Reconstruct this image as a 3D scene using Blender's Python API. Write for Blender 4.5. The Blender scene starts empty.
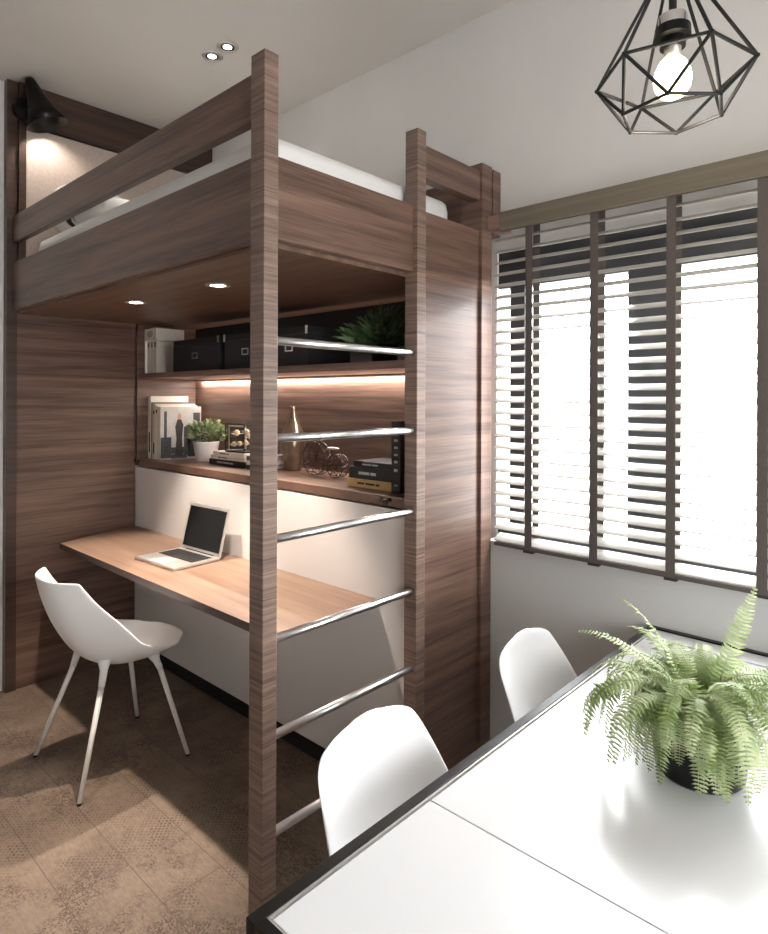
import bpy, bmesh, math, random
from mathutils import Vector, Matrix, Euler
random.seed(7)
S = bpy.context.scene
COL = S.collection
PI = math.pi

# ------------------------------------------------------------------ materials
def lin(c):
    return tuple((x/12.92 if x <= .04045 else ((x+.055)/1.055)**2.4) for x in [v/255 for v in c]) + (1,)

def new_mat(name):
    m = bpy.data.materials.new(name); m.use_nodes = True
    nt = m.node_tree; b = nt.nodes['Principled BSDF']
    return m, nt, b

def plain(name, rgb, rough=.5, metal=0, noise=0.0, nscale=40, spec=.5, bump=0.0, coat=0):
    m, nt, b = new_mat(name)
    b.inputs['Base Color'].default_value = lin(rgb)
    b.inputs['Roughness'].default_value = rough
    b.inputs['Metallic'].default_value = metal
    b.inputs['Specular IOR Level'].default_value = spec
    b.inputs['Coat Weight'].default_value = coat
    if noise or bump:
        tc = nt.nodes.new('ShaderNodeTexCoord'); n = nt.nodes.new('ShaderNodeTexNoise')
        n.inputs['Scale'].default_value = nscale; n.inputs['Detail'].default_value = 4
        nt.links.new(tc.outputs['Object'], n.inputs['Vector'])
        if noise:
            r = nt.nodes.new('ShaderNodeValToRGB')
            c = lin(rgb)
            r.color_ramp.elements[0].position = .3; r.color_ramp.elements[1].position = .7
            r.color_ramp.elements[0].color = tuple(max(0, x*(1-noise)) for x in c[:3]) + (1,)
            r.color_ramp.elements[1].color = tuple(min(1, x*(1+noise)) for x in c[:3]) + (1,)
            nt.links.new(n.outputs['Fac'], r.inputs['Fac']); nt.links.new(r.outputs['Color'], b.inputs['Base Color'])
        if bump:
            bp = nt.nodes.new('ShaderNodeBump'); bp.inputs['Strength'].default_value = bump; bp.inputs['Distance'].default_value = .01
            nt.links.new(n.outputs['Fac'], bp.inputs['Height']); nt.links.new(bp.outputs['Normal'], b.inputs['Normal'])
    return m

def wood(name, dark, light, scl=(1.0, 1.0, 26), fine=(5, 5, 190), rough=.36, streak=.35):
    m, nt, b = new_mat(name)
    N, L = nt.nodes, nt.links
    tc = N.new('ShaderNodeTexCoord')
    def noise(sc, det, dist=0):
        mp = N.new('ShaderNodeMapping'); mp.inputs['Scale'].default_value = sc
        n = N.new('ShaderNodeTexNoise'); n.inputs['Scale'].default_value = 1; n.inputs['Detail'].default_value = det
        n.inputs['Distortion'].default_value = dist
        L.new(tc.outputs['Object'], mp.inputs['Vector']); L.new(mp.outputs['Vector'], n.inputs['Vector'])
        return n
    a = noise(scl, 5, .6); f = noise(fine, 3)
    mx = N.new('ShaderNodeMix'); mx.data_type = 'FLOAT'; mx.inputs['Factor'].default_value = streak
    L.new(a.outputs['Fac'], mx.inputs[2]); L.new(f.outputs['Fac'], mx.inputs[3])
    r = N.new('ShaderNodeValToRGB')
    r.color_ramp.elements[0].position = .36; r.color_ramp.elements[0].color = lin(dark)
    r.color_ramp.elements[1].position = .64; r.color_ramp.elements[1].color = lin(light)
    L.new(mx.outputs[0], r.inputs['Fac']); L.new(r.outputs['Color'], b.inputs['Base Color'])
    bp = N.new('ShaderNodeBump'); bp.inputs['Strength'].default_value = .25; bp.inputs['Distance'].default_value = .002
    L.new(f.outputs['Fac'], bp.inputs['Height']); L.new(bp.outputs['Normal'], b.inputs['Normal'])
    b.inputs['Roughness'].default_value = rough
    return m

M = {}
M['wood'] = wood('walnut_horizontal_grain', (74, 53, 45), (124, 98, 85))
M['wood_post'] = wood('walnut_post', (88, 71, 63), (144, 121, 108), scl=(3, 3, 110), fine=(8, 8, 340))
M['wood_flat'] = wood('walnut_flat_grain', (86, 64, 53), (126, 98, 83), scl=(1.0, 24, 1.0), fine=(5, 170, 5))
M['wood_desk'] = wood('desk_wood', (118, 94, 78), (148, 122, 104), scl=(1.2, 18, 1.2), fine=(6, 130, 6), rough=.4)
M['wood_dark'] = wood('dark_wood', (52, 38, 32), (78, 58, 48))
M['valance'] = wood('valance_wood', (96, 89, 76), (118, 109, 94), scl=(1, 1, 40), fine=(4, 4, 220))
M['cap'] = wood('valance_cap_wood', (126, 98, 88), (140, 110, 99))
M['slat'] = wood('slat_wood', (166, 162, 156), (184, 180, 173), scl=(1.5, 30, 30), fine=(6, 150, 150), rough=.35)
M['tape'] = plain('blind_tape', (84, 76, 72), .85, noise=.12, nscale=300)
M['tape_dark'] = plain('blind_tape_clip', (44, 38, 36), .7)
M['ceiling'] = plain('ceiling_paint', (208, 202, 196), .9, noise=.02, nscale=3)
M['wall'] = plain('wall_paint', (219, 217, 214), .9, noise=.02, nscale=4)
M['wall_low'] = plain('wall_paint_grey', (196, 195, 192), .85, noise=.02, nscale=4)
M['white_panel'] = plain('white_laminate', (208, 205, 202), .45, noise=.015, nscale=3)
M['white_plastic'] = plain('white_shell_plastic', (240, 240, 240), .35, noise=.01, nscale=5)
M['white_metal'] = plain('white_painted_metal', (224, 220, 214), .35, noise=.02, nscale=30)
M['table_white'] = plain('white_table_laminate', (202, 202, 202), .22, noise=.01, nscale=3)
M['black'] = plain('black_lacquer', (10, 9, 9), .35, noise=.1, nscale=30, spec=.3)
M['black_matt'] = plain('black_matt', (10, 10, 10), .6, noise=.1, nscale=50)
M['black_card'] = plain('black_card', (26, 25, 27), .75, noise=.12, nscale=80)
M['steel'] = plain('brushed_steel', (214, 214, 216), .28, 1, noise=.04, nscale=120)
M['chrome'] = plain('chrome', (220, 220, 220), .12, 1, noise=.02, nscale=60)
M['alu'] = plain('silver_aluminium', (206, 203, 198), .38, .75, noise=.02, nscale=90)
M['frame_dark'] = plain('dark_window_frame', (52, 54, 58), .5, noise=.05, nscale=20)
M['frame_white'] = plain('white_window_frame', (225, 225, 225), .5, noise=.02, nscale=20)
M['mattress'] = plain('mattress_fabric', (232, 232, 230), .95, noise=.03, nscale=200, bump=.15)
M['pillow'] = plain('pillow_fabric', (236, 234, 230), .95, noise=.02, nscale=60, bump=.1)
M['charcoal'] = plain('charcoal_fabric', (52, 50, 50), .9, noise=.1, nscale=90)
M['headboard'] = plain('taupe_headboard_fabric', (188, 174, 164), .9, noise=.07, nscale=60, bump=.2)
M['screen'] = plain('laptop_screen', (10, 10, 11), .12)
M['keys'] = plain('laptop_keys', (36, 36, 38), .6)
M['pot_white'] = plain('white_ceramic', (226, 220, 214), .35, noise=.02, nscale=20)
M['bronze'] = plain('bronze_glaze', (140, 122, 106), .28, .8, noise=.15, nscale=25)
M['wire'] = plain('dark_wire', (64, 56, 52), .35, .8)
M['paper'] = plain('book_pages', (226, 216, 200), .9, noise=.06, nscale=250)
M['cover_white'] = plain('white_book_cover', (226, 218, 206), .5, noise=.03, nscale=40)
M['cover_cream'] = plain('cream_book_cover', (210, 198, 180), .5, noise=.04, nscale=40)
M['cover_black'] = plain('black_book_cover', (24, 23, 25), .45, noise=.1, nscale=60)
M['cover_grey'] = plain('grey_book_cover', (90, 88, 90), .5, noise=.06, nscale=60)
M['cover_tan'] = plain('tan_book_cover', (204, 166, 108), .5, noise=.05, nscale=60)
M['ink'] = plain('printed_ink', (50, 44, 42), .7)
M['ink_light'] = plain('printed_light_ink', (190, 190, 190), .6)
M['skin'] = plain('printed_skin', (176, 128, 106), .6)
M['photo_light'] = plain('printed_pale_grey', (176, 172, 166), .5, noise=.1, nscale=30)
M['photo_mid'] = plain('printed_dark_grey', (58, 60, 64), .5, noise=.4, nscale=60)
M['petal'] = plain('cream_petals', (226, 206, 180), .7, noise=.1, nscale=60)
M['soil'] = plain('soil', (38, 28, 22), .95, noise=.3, nscale=90)
M['stem'] = plain('fern_stem', (92, 96, 52), .6)

def leaf_mat(name, a, b_, trans=.25):
    m, nt, b = new_mat(name); N, L = nt.nodes, nt.links
    tc = N.new('ShaderNodeTexCoord'); n = N.new('ShaderNodeTexNoise'); n.inputs['Scale'].default_value = 14
    r = N.new('ShaderNodeValToRGB'); r.color_ramp.elements[0].position = .35; r.color_ramp.elements[1].position = .65
    r.color_ramp.elements[0].color = lin(a); r.color_ramp.elements[1].color = lin(b_)
    L.new(tc.outputs['Object'], n.inputs['Vector']); L.new(n.outputs['Fac'], r.inputs['Fac'])
    L.new(r.outputs['Color'], b.inputs['Base Color']); b.inputs['Roughness'].default_value = .45
    t = N.new('ShaderNodeBsdfTranslucent'); L.new(r.outputs['Color'], t.inputs['Color'])
    mx = N.new('ShaderNodeMixShader'); mx.inputs[0].default_value = trans
    L.new(b.outputs[0], mx.inputs[1]); L.new(t.outputs[0], mx.inputs[2])
    L.new(mx.outputs[0], N['Material Output'].inputs['Surface'])
    return m
M['fern'] = leaf_mat('fern_leaf', (120, 142, 74), (206, 216, 172), .35)
M['leaf'] = leaf_mat('small_leaf', (66, 88, 48), (176, 184, 140), .15)
M['leaf_dark'] = leaf_mat('dark_leaf', (44, 68, 40), (92, 122, 76), .15)

def emit(name, rgb, s):
    m, nt, b = new_mat(name)
    b.inputs['Base Color'].default_value = lin(rgb)
    b.inputs['Emission Color'].default_value = lin(rgb); b.inputs['Emission Strength'].default_value = s
    return m
M['bulb'] = emit('glowing_bulb', (255, 236, 200), 9)
M['spot'] = emit('downlight_lens', (255, 232, 208), 30)
M['spot_white'] = emit('downlight_lens_white', (255, 250, 244), 6)
M['led'] = emit('led_strip', (255, 232, 212), 14)

def glass(name, tint=(1, 1, 1, 1), gl=.08):
    m, nt, b = new_mat(name); N, L = nt.nodes, nt.links
    t = N.new('ShaderNodeBsdfTransparent'); t.inputs[0].default_value = tint
    g = N.new('ShaderNodeBsdfGlossy'); g.inputs['Roughness'].default_value = .02
    mx = N.new('ShaderNodeMixShader'); mx.inputs[0].default_value = gl
    L.new(t.outputs[0], mx.inputs[1]); L.new(g.outputs[0], mx.inputs[2]); L.new(mx.outputs[0], N['Material Output'].inputs['Surface'])
    return m
M['glass'] = glass('clear_glass')
M['bulb_glass'] = glass('bulb_neck_glass', (.95, .93, .9, 1), .15)

def floor_mat():
    m, nt, b = new_mat('worn_ornate_planks'); N, L = nt.nodes, nt.links
    tc = N.new('ShaderNodeTexCoord')
    mp = N.new('ShaderNodeMapping'); mp.inputs['Location'].default_value = (.10, .298, 0)
    L.new(tc.outputs['Object'], mp.inputs['Vector'])
    br = N.new('ShaderNodeTexBrick'); br.offset = .35; br.offset_frequency = 2; br.squash = 1
    br.inputs['Scale'].default_value = 1; br.inputs['Brick Width'].default_value = .64; br.inputs['Row Height'].default_value = .199
    br.inputs['Mortar Size'].default_value = .0014; br.inputs['Mortar Smooth'].default_value = .2; br.inputs['Bias'].default_value = 0
    br.inputs['Color1'].default_value = (.0, .0, .0, 1); br.inputs['Color2'].default_value = (1, 1, 1, 1); br.inputs['Mortar'].default_value = (.4, .4, .4, 1)
    L.new(mp.outputs[0], br.inputs['Vector'])
    def nz(sc, det, scale3=(1, 1, 1), rough=.6):
        q = N.new('ShaderNodeMapping'); q.inputs['Scale'].default_value = scale3
        n = N.new('ShaderNodeTexNoise'); n.inputs['Scale'].default_value = sc; n.inputs['Detail'].default_value = det; n.inputs['Roughness'].default_value = rough
        L.new(tc.outputs['Object'], q.inputs[0]); L.new(q.outputs[0], n.inputs['Vector']); return n
    big = nz(3.2, 6); med = nz(16, 6, (1, 1, 1), .75); grain = nz(5, 5, (6, 30, 1))
    def mix(a, b2, f, typ='MIX'):
        x = N.new('ShaderNodeMix'); x.data_type = 'RGBA'; x.blend_type = typ
        if isinstance(f, (int, float)): x.inputs['Factor'].default_value = f
        else: L.new(f, x.inputs['Factor'])
        for k, v in ((6, a), (7, b2)):
            if isinstance(v, tuple): x.inputs[k].default_value = v
            else: L.new(v, x.inputs[k])
        return x.outputs[2]
    def ramp(src, p0, p1, c0=(0, 0, 0, 1), c1=(1, 1, 1, 1)):
        r = N.new('ShaderNodeValToRGB'); r.color_ramp.elements[0].position = p0; r.color_ramp.elements[1].position = p1
        r.color_ramp.elements[0].color = c0; r.color_ramp.elements[1].color = c1
        L.new(src, r.inputs['Fac']); return r.outputs['Color']
    base = ramp(big.outputs['Fac'], .32, .68, lin((104, 87, 74)), lin((164, 146, 130)))
    base = mix(base, ramp(grain.outputs['Fac'], .35, .65, lin((112, 96, 84)), lin((176, 160, 146))), .4)
    pl = mix(base, lin((158, 140, 124)), ramp(br.outputs['Color'], .0, 1.0, (0, 0, 0, 1), (.4, .4, .4, 1)))
    # printed ornament: rings and scrolls
    vo = N.new('ShaderNodeTexVoronoi'); vo.feature = 'F1'; vo.inputs['Scale'].default_value = 52; vo.inputs['Randomness'].default_value = .15
    wd = N.new('ShaderNodeMapping'); L.new(tc.outputs['Object'], wd.inputs[0]); L.new(wd.outputs[0], vo.inputs['Vector'])
    mth = N.new('ShaderNodeMath'); mth.operation = 'MULTIPLY'; mth.inputs[1].default_value = 13
    L.new(vo.outputs['Distance'], mth.inputs[0])
    sn = N.new('ShaderNodeMath'); sn.operation = 'SINE'; L.new(mth.outputs[0], sn.inputs[0])
    orn = ramp(sn.outputs[0], .0, .7)
    wv = N.new('ShaderNodeTexNoise'); wv.inputs['Scale'].default_value = 58; wv.inputs['Detail'].default_value = 1; wv.inputs['Distortion'].default_value = 2.6
    L.new(tc.outputs['Object'], wv.inputs['Vector'])
    scr = ramp(wv.outputs['Fac'], .47, .53)
    mask = ramp(nz(5.5, 5, (1, 1, 1), .7).outputs['Fac'], .42, .58)
    sel = ramp(nz(1.7, 1).outputs['Fac'], .47, .52)
    ornm = mix(orn, scr, sel)
    k = N.new('ShaderNodeMath'); k.operation = 'MULTIPLY'; L.new(ornm, k.inputs[0]); L.new(mask, k.inputs[1])
    k2 = N.new('ShaderNodeMath'); k2.operation = 'MULTIPLY'; L.new(k.outputs[0], k2.inputs[0]); k2.inputs[1].default_value = .95
    c = mix(pl, lin((92, 74, 60)), k2.outputs[0])
    c = mix(c, ramp(med.outputs['Fac'], .3, .7, lin((120, 112, 104)), lin((142, 136, 128))), .75, 'OVERLAY')
    c = mix(c, lin((78, 62, 52)), br.outputs['Fac'])
    L.new(c, b.inputs['Base Color']); b.inputs['Roughness'].default_value = .62
    bp = N.new('ShaderNodeBump'); bp.inputs['Strength'].default_value = .15; bp.inputs['Distance'].default_value = .003
    L.new(med.outputs['Fac'], bp.inputs['Height']); L.new(bp.outputs[0], b.inputs['Normal'])
    return m
M['floor'] = floor_mat()

# ------------------------------------------------------------------ builders
class MB:
    def __init__(s): s.bm = bmesh.new()
    def box(s, x0, x1, y0, y1, z0, z1, bev=0.0, mat=None):
        r = bmesh.ops.create_cube(s.bm, size=1)
        v = r['verts']
        for q in v:
            q.co = Vector((x0+(q.co.x+.5)*(x1-x0), y0+(q.co.y+.5)*(y1-y0), z0+(q.co.z+.5)*(z1-z0)))
        if bev:
            e = list({e for q in v for e in q.link_edges})
            r2 = bmesh.ops.bevel(s.bm, geom=e, offset=bev, segments=2, affect='EDGES', profile=.6)
            v = r2['verts']
        if mat is not None: bmesh.ops.transform(s.bm, matrix=mat, verts=list({q for q in v}))
        return s
    def tube(s, pts, r, seg=8, closed=False, caps=True):
        pts = [Vector(p) for p in pts]; n = len(pts)
        rs = r if isinstance(r, (list, tuple)) else [r]*n
        rings = []; up = None
        for i in range(n):
            if closed: t = pts[(i+1) % n]-pts[i-1]
            else: t = pts[min(i+1, n-1)]-pts[max(i-1, 0)]
            t.normalize()
            if up is None:
                up = Vector((0, 0, 1)) if abs(t.z) < .9 else Vector((1, 0, 0))
            a = t.cross(up)
            if a.length < 1e-5: a = t.cross(Vector((.3, .9, .2)))
            a.normalize(); b = a.cross(t).normalized(); up = b
            rings.append([s.bm.verts.new(pts[i]+(a*math.cos(2*PI*k/seg)+b*math.sin(2*PI*k/seg))*rs[i]) for k in range(seg)])
        rng = n if closed else n-1
        for i in range(rng):
            A, B = rings[i], rings[(i+1) % n]
            for k in range(seg): s.bm.faces.new((A[k], A[(k+1) % seg], B[(k+1) % seg], B[k]))
        if caps and not closed:
            s.bm.faces.new(rings[0][::-1]); s.bm.faces.new(rings[-1])
        return s
    def lathe(s, prof, seg=32, c=(0, 0, 0), mat=None):
        rings = []; c = Vector(c); allv = []
        for r, z in prof:
            if r < 1e-6: q = [s.bm.verts.new(c+Vector((0, 0, z)))]
            else: q = [s.bm.verts.new(c+Vector((r*math.cos(2*PI*k/seg), r*math.sin(2*PI*k/seg), z))) for k in range(seg)]
            rings.append(q); allv += q
        for A, B in zip(rings, rings[1:]):
            if len(A) == 1 and len(B) == 1: continue
            for k in range(seg):
                k2 = (k+1) % seg
                if len(A) == 1: s.bm.faces.new((A[0], B[k2], B[k]))
                elif len(B) == 1: s.bm.faces.new((A[k], A[k2], B[0]))
                else: s.bm.faces.new((A[k], A[k2], B[k2], B[k]))
        if mat is not None: bmesh.ops.transform(s.bm, matrix=mat, verts=allv)
        return s
    def grid(s, fn, nu, nv):
        g = [[s.bm.verts.new(fn(i/(nu-1), j/(nv-1))) for j in range(nv)] for i in range(nu)]
        for i in range(nu-1):
            for j in range(nv-1): s.bm.faces.new((g[i][j], g[i+1][j], g[i+1][j+1], g[i][j+1]))
        return s
    def poly(s, pts, z0, z1, axis='z'):
        def P(a, b, c): return (a, b, c) if axis == 'z' else ((a, c, b) if axis == 'y' else (c, a, b))
        lo = [s.bm.verts.new(P(a, b, z0)) for a, b in pts]; hi = [s.bm.verts.new(P(a, b, z1)) for a, b in pts]
        s.bm.faces.new(lo[::-1]); s.bm.faces.new(hi)
        n = len(pts)
        for i in range(n): s.bm.faces.new((lo[i], lo[(i+1) % n], hi[(i+1) % n], hi[i]))
        return s

def obj(name, mb, mat, parent=None, smooth=False, world=True, label=None):
    bm = mb.bm
    if parent is not None and world:
        # vertices are given in room coordinates: bring them into the thing's own frame
        o_ = ROOTLOC[parent.name]
        bmesh.ops.translate(bm, verts=bm.verts, vec=-o_)
    bmesh.ops.recalc_face_normals(bm, faces=bm.faces)
    me = bpy.data.meshes.new(name); bm.to_mesh(me); bm.free()
    me.materials.append(M[mat] if isinstance(mat, str) else mat)
    if smooth:
        for p in me.polygons: p.use_smooth = True
    o = bpy.data.objects.new(name, me); COL.objects.link(o)
    if parent is not None:
        o.parent = parent; ROOTLOC[o.name] = ROOTLOC[parent.name] if world else Vector((0, 0, 0))
    else:
        ROOTLOC[o.name] = Vector((0, 0, 0))
    if label: o['label'] = label
    return o
ROOTLOC = {}
def thing(name, label, cat, loc=(0, 0, 0), rotz=0, group=None):
    o = bpy.data.objects.new(name, None); COL.objects.link(o); o.empty_display_size = .05
    o.location = loc; o.rotation_euler = (0, 0, rotz)
    o['label'] = label; o['category'] = cat
    if group: o['group'] = group
    ROOTLOC[o.name] = Vector(loc)
    return o
def tag(o, label, cat, group=None, kind=None):
    o['label'] = label; o['category'] = cat
    if group: o['group'] = group
    if kind: o['kind'] = kind
    return o
def rebase(o, loc):
    """move the origin of a one-mesh top-level thing to its base"""
    loc = Vector(loc); o.data.transform(Matrix.Translation(-loc)); o.location = loc; return o
def dup(root, loc, rotz=None, label=None, group=None):
    r = root.copy(); COL.objects.link(r); r.location = loc
    if rotz is not None: r.rotation_euler = (0, 0, rotz)
    if label: r['label'] = label
    if group: r['group'] = group
    for ch in list(root.children):
        c = ch.copy(); COL.objects.link(c); c.parent = r
        for g in ch.children:
            d = g.copy(); COL.objects.link(d); d.parent = c
    return r
def struct(name, mb, mat, parent=None, label=None):
    o = obj(name, mb, mat, parent)
    if parent is None: o['kind'] = 'structure'
    if label: o['label'] = label
    return o
def sub(o, lev=1):
    m = o.modifiers.new('sub', 'SUBSURF'); m.levels = lev; m.render_levels = lev; return o
def solid(o, t, off=0):
    m = o.modifiers.new('sol', 'SOLIDIFY'); m.thickness = t; m.offset = off; return o
B = lambda *a, **k: MB().box(*a, **k)

# ------------------------------------------------------------------ the room
CZ = 3.112; YW = 1.187; YL = 1.118
X1 = 5.0; Y0 = -3.3
struct('floor', B(-.2, X1+.1, Y0-.1, 1.4, -.06, 0), 'floor')
struct('ceiling', B(-.2, X1+.1, Y0-.1, 1.4, CZ, CZ+.08), 'ceiling')
struct('wall_left', B(-.2, -.035, Y0, 1.4, 0, CZ), 'wall')
w = MB().box(X1, X1+.1, Y0, -2.9, 0, CZ).box(X1, X1+.1, -2.9, -1.3, 0, CZ).box(X1, X1+.1, -1.3, .1, 2.2, CZ).box(X1, X1+.1, -1.3, .1, 0, .7).box(X1, X1+.1, .1, 1.4, 0, CZ)
struct('wall_right', w, 'wall')
# window wall: the part over the window and behind the bed, and the thicker part under the sill
WX0, WX1, WZ0, WZ1 = 2.15, 4.45, .93, 2.10
w = MB().box(-.035, WX0, YW, YW+.16, 0, CZ).box(WX0, WX1, YW, YW+.16, WZ1, CZ).box(WX1, X1, YW, YW+.16, 0, CZ)
struct('wall_back', w, 'wall')
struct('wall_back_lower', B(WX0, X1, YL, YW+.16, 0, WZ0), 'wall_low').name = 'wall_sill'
struct('wall_rear', B(-.035, X1, Y0-.1, Y0, 0, CZ), 'wall')
# window
wf = MB()
Yf0, Yf1 = 1.2, 1.25
wf.box(WX0, WX1, Yf0, Yf1, 1.954, WZ1).box(WX0, WX1, Yf0, Yf1, WZ0, WZ0+.05)
for a, b_ in ((2.205, 2.272), (2.685, 2.825), (3.33, 3.47), (3.95, 4.09), (4.39, 4.45)):
    wf.box(a, b_, Yf0, Yf1, WZ0+.05, 1.954)
win = struct('window_1', wf, 'frame_dark')
g = struct('window_pane', B(WX0+.01, WX1-.01, 1.228, 1.232, WZ0+.05, 1.954), 'glass', win)
# added opening behind the camera to let fill light in: frame and glass
wf = MB()
for a in (-1.3, -.63, .04): wf.box(X1+.03, X1+.07, a, a+.06, .7, 2.2)
wf.box(X1+.031, X1+.069, -1.24, .04, 2.14, 2.2).box(X1+.031, X1+.069, -1.24, .04, .7, .76)
fill_win = struct('added_fill_window', wf, 'frame_dark')
struct('window_pane', B(X1+.048, X1+.052, -1.23, .035, .765, 2.135), 'glass', fill_win)

# ------------------------------------------------------------------ loft bed
L = 2.17
bed = thing('loft_bed', 'tall brown wood loft bed with steel ladder rungs, built against the wall', 'bed', (1.1, .6, 0))
def bp(name, mb, mat='wood', label=None, **k): return obj(name, mb, mat, bed, label=label, **k)
bp('post', B(L-.062, L, 0, .048, 0, 2.446, bev=.002), 'wood_post')
bp('post', B(L-.056, L, .648, .695, 0, 2.44, bev=.002), 'wood_post')
bp('post', B(L-.10, L, 1.045, YL-.002, 0, 2.43, bev=.002), 'wood')
bp('post', B(-.033, .012, 0, .05, 0, CZ-.002, bev=.002), 'wood_dark')
bp('guard_rail', B(.013, L-.063, .028, .058, 2.285, 2.42, bev=.003), 'wood')
bp('side_beam', B(.013, L-.063, .028, .058, 1.943, 2.183, bev=.003), 'wood')
bp('side_beam', B(L-.05, L-.018, .049, .647, 1.943, 2.175, bev=.002), 'wood')
bp('end_panel', B(L-.055, L-.014, .696, 1.044, 0, 2.165, bev=.002), 'wood')
bp('guard_rail', B(L-.05, L-.008, .696, 1.044, 2.28, 2.397, bev=.002), 'wood')
bp('back_rail', B(.0, L-.101, 1.14, YW-.002, 1.93, 2.425), 'wood')
bp('back_rail', B(L-.1, L-.004, YL+.012, YW-.002, 2.16, 2.425), 'wood')
bp('bed_base', B(.002, L-.056, .059, 1.139, 1.93, 1.975), 'wood_flat')
bp('wall_panel', B(-.033, 0, .051, .677, 0, 1.93), 'wood')
bp('wall_panel', B(-.033, 0, .051, YW-.002, 1.93, CZ-.002), 'wood_dark')
bp('headboard', B(.001, .02, .085, 1.135, 2.0, 2.895, bev=.008), 'headboard', label='taupe padded headboard panel')
bp('headboard_frame', MB().box(.001, .03, .051, .084, 1.98, 2.9).box(.001, .03, .051, 1.139, 2.9, CZ-.003), 'wood_dark')
for z in (1.66, 1.388, 1.107, .828, .56, .29):
    bp('ladder_rung', MB().tube([(L-.020, .0485, z), (L-.020, .640, z), (L-.020, .6475, z)], [.0125, .0125, .008], 16), 'steel', smooth=True)
# mattress and bedding
def cushion(cx, cy, cz, lx, ly, lz, p=4.0, nu=28, nv=14, mat=None, fn=None):
    mb = MB()
    def sg(v, e): return math.copysign(abs(v)**e, v)
    def f(u, v):
        a = 2*PI*u; b = PI*(v-.5)
        x = sg(math.cos(b), 2/p)*sg(math.cos(a), 2/p); y = sg(math.cos(b), 2/p)*sg(math.sin(a), 2/p); z = sg(math.sin(b), 2/p)
        q = Vector((x*lx/2, y*ly/2, z*lz/2))
        if fn: q = fn(q)
        if mat is not None: q = mat @ q
        return q+Vector((cx, cy, cz))
    mb.grid(f, nu+1, nv+1); bmesh.ops.remove_doubles(mb.bm, verts=mb.bm.verts, dist=1e-5)
    return mb
m = obj('mattress', B(.2, 2.09, .075, .95, 1.976, 2.272, bev=.045), 'mattress', smooth=True)
m.data.transform(Matrix.Translation((-1.1, -.6, -1.976))); m.location = (1.1, .6, 1.976)
tag(m, 'thick off-white mattress lying on the loft bed base', 'mattress')
def pillow_shape(q):
    e = max(abs(q.x)/.205, abs(q.y)/.14); q.z *= max(.12, 1-e**3*.85); return q
p = thing('pillow', 'white pillow leaning against the taupe headboard', 'pillow', (.13, .36, 2.273))
obj('cover', cushion(.125, .37, 2.482, .41, .28, .12, 3, mat=Euler((0, math.radians(-68), PI/2+.0)).to_matrix() if False else (Euler((0, math.radians(-72), 0)).to_matrix() @ Euler((0, 0, PI/2)).to_matrix()), fn=pillow_shape), 'pillow', p, smooth=True)
p = thing('bed_pillow', 'white pillow with two dark stripes lying flat on the mattress', 'pillow', (.62, .36, 2.272))
c = obj('cover', cushion(.62, .36, 2.345, .42, .50, .13, 3, fn=lambda q: q), 'pillow', p, smooth=True)
for dx in (-.02, .06):
    obj('stripe', cushion(.50+dx, .36, 2.345, .020, .500, .126, 3), 'charcoal', p, smooth=True, label='dark stripe')
# reading lamp
rl = thing('reading_lamp', 'black cone reading lamp fixed high above the headboard', 'lamp', (.03, .075, 2.97))
Rm = Matrix.Translation((.115, .075, 3.085)) @ Euler((math.radians(20), math.radians(-8), 0)).to_matrix().to_4x4()
obj('lamp_shade', MB().lathe([(.006, .02), (.02, .018), (.026, 0), (.046, -.08), (.072, -.15), (.100, -.215), (.098, -.215), (.07, -.15), (.044, -.08), (.02, -.01), (0, -.01)], 28, mat=Rm), 'black', rl, smooth=True)
obj('wall_mount', MB().lathe([(0, 0), (.055, 0), (.055, .03), (.012, .024), (.012, .07), (0, .07)], 24, mat=Matrix.Translation((.031, .075, 2.965)) @ Euler((0, PI/2, 0)).to_matrix().to_4x4()), 'black', rl, smooth=True)
obj('bulb', MB().lathe([(0, -.05), (.018, -.04), (.022, -.02), (.014, .01), (0, .012)], 16, mat=Rm @ Matrix.Translation((0, 0, -.09))), 'spot', rl, smooth=True)
# under-bed recessed spotlights
def downlight(name, x, y, z, label, mat='spot', r=.041, group=None):
    t = thing(name, label, 'ceiling light', (x, y, z), group=group)
    obj('trim_ring', MB().lathe([(r*.72, -.001), (r*.8, -.005), (r*1.15, -.004), (r*1.2, -.0005), (r*.72, -.0005)], 32), 'alu', t, smooth=True, world=False)
    obj('lens', MB().lathe([(0, -.004), (r*.7, -.002), (r*.7, -.0005), (0, -.0005)], 24), mat, t, world=False)
    return t
downlight('recessed_spotlight', .828, .285, 1.93, 'small lit spotlight under the bed, the one farther from the front post')
downlight('recessed_spotlight', 1.475, .298, 1.93, 'small lit spotlight under the bed, the one nearer the front post')
def ceil_spot(x, y, label):
    t = thing('ceiling_downlight', label, 'ceiling light', (x, y, CZ))
    obj('trim_ring', MB().lathe([(.030, -.001), (.032, -.005), (.047, -.004), (.050, -.0005), (.030, -.0005)], 32), 'alu', t, smooth=True, world=False)
    obj('baffle', MB().lathe([(.020, -.002), (.030, -.004), (.030, -.0008), (.020, -.0008)], 24), 'black', t, world=False)
    obj('lens', MB().lathe([(0, -.004), (.020, -.003), (.020, -.0008), (0, -.0008)], 24), 'spot_white', t, world=False)
ceil_spot(.959, .588, 'round recessed downlight in the ceiling, left one of the pair')
ceil_spot(1.080, .593, 'round recessed downlight in the ceiling, right one of the pair')

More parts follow.
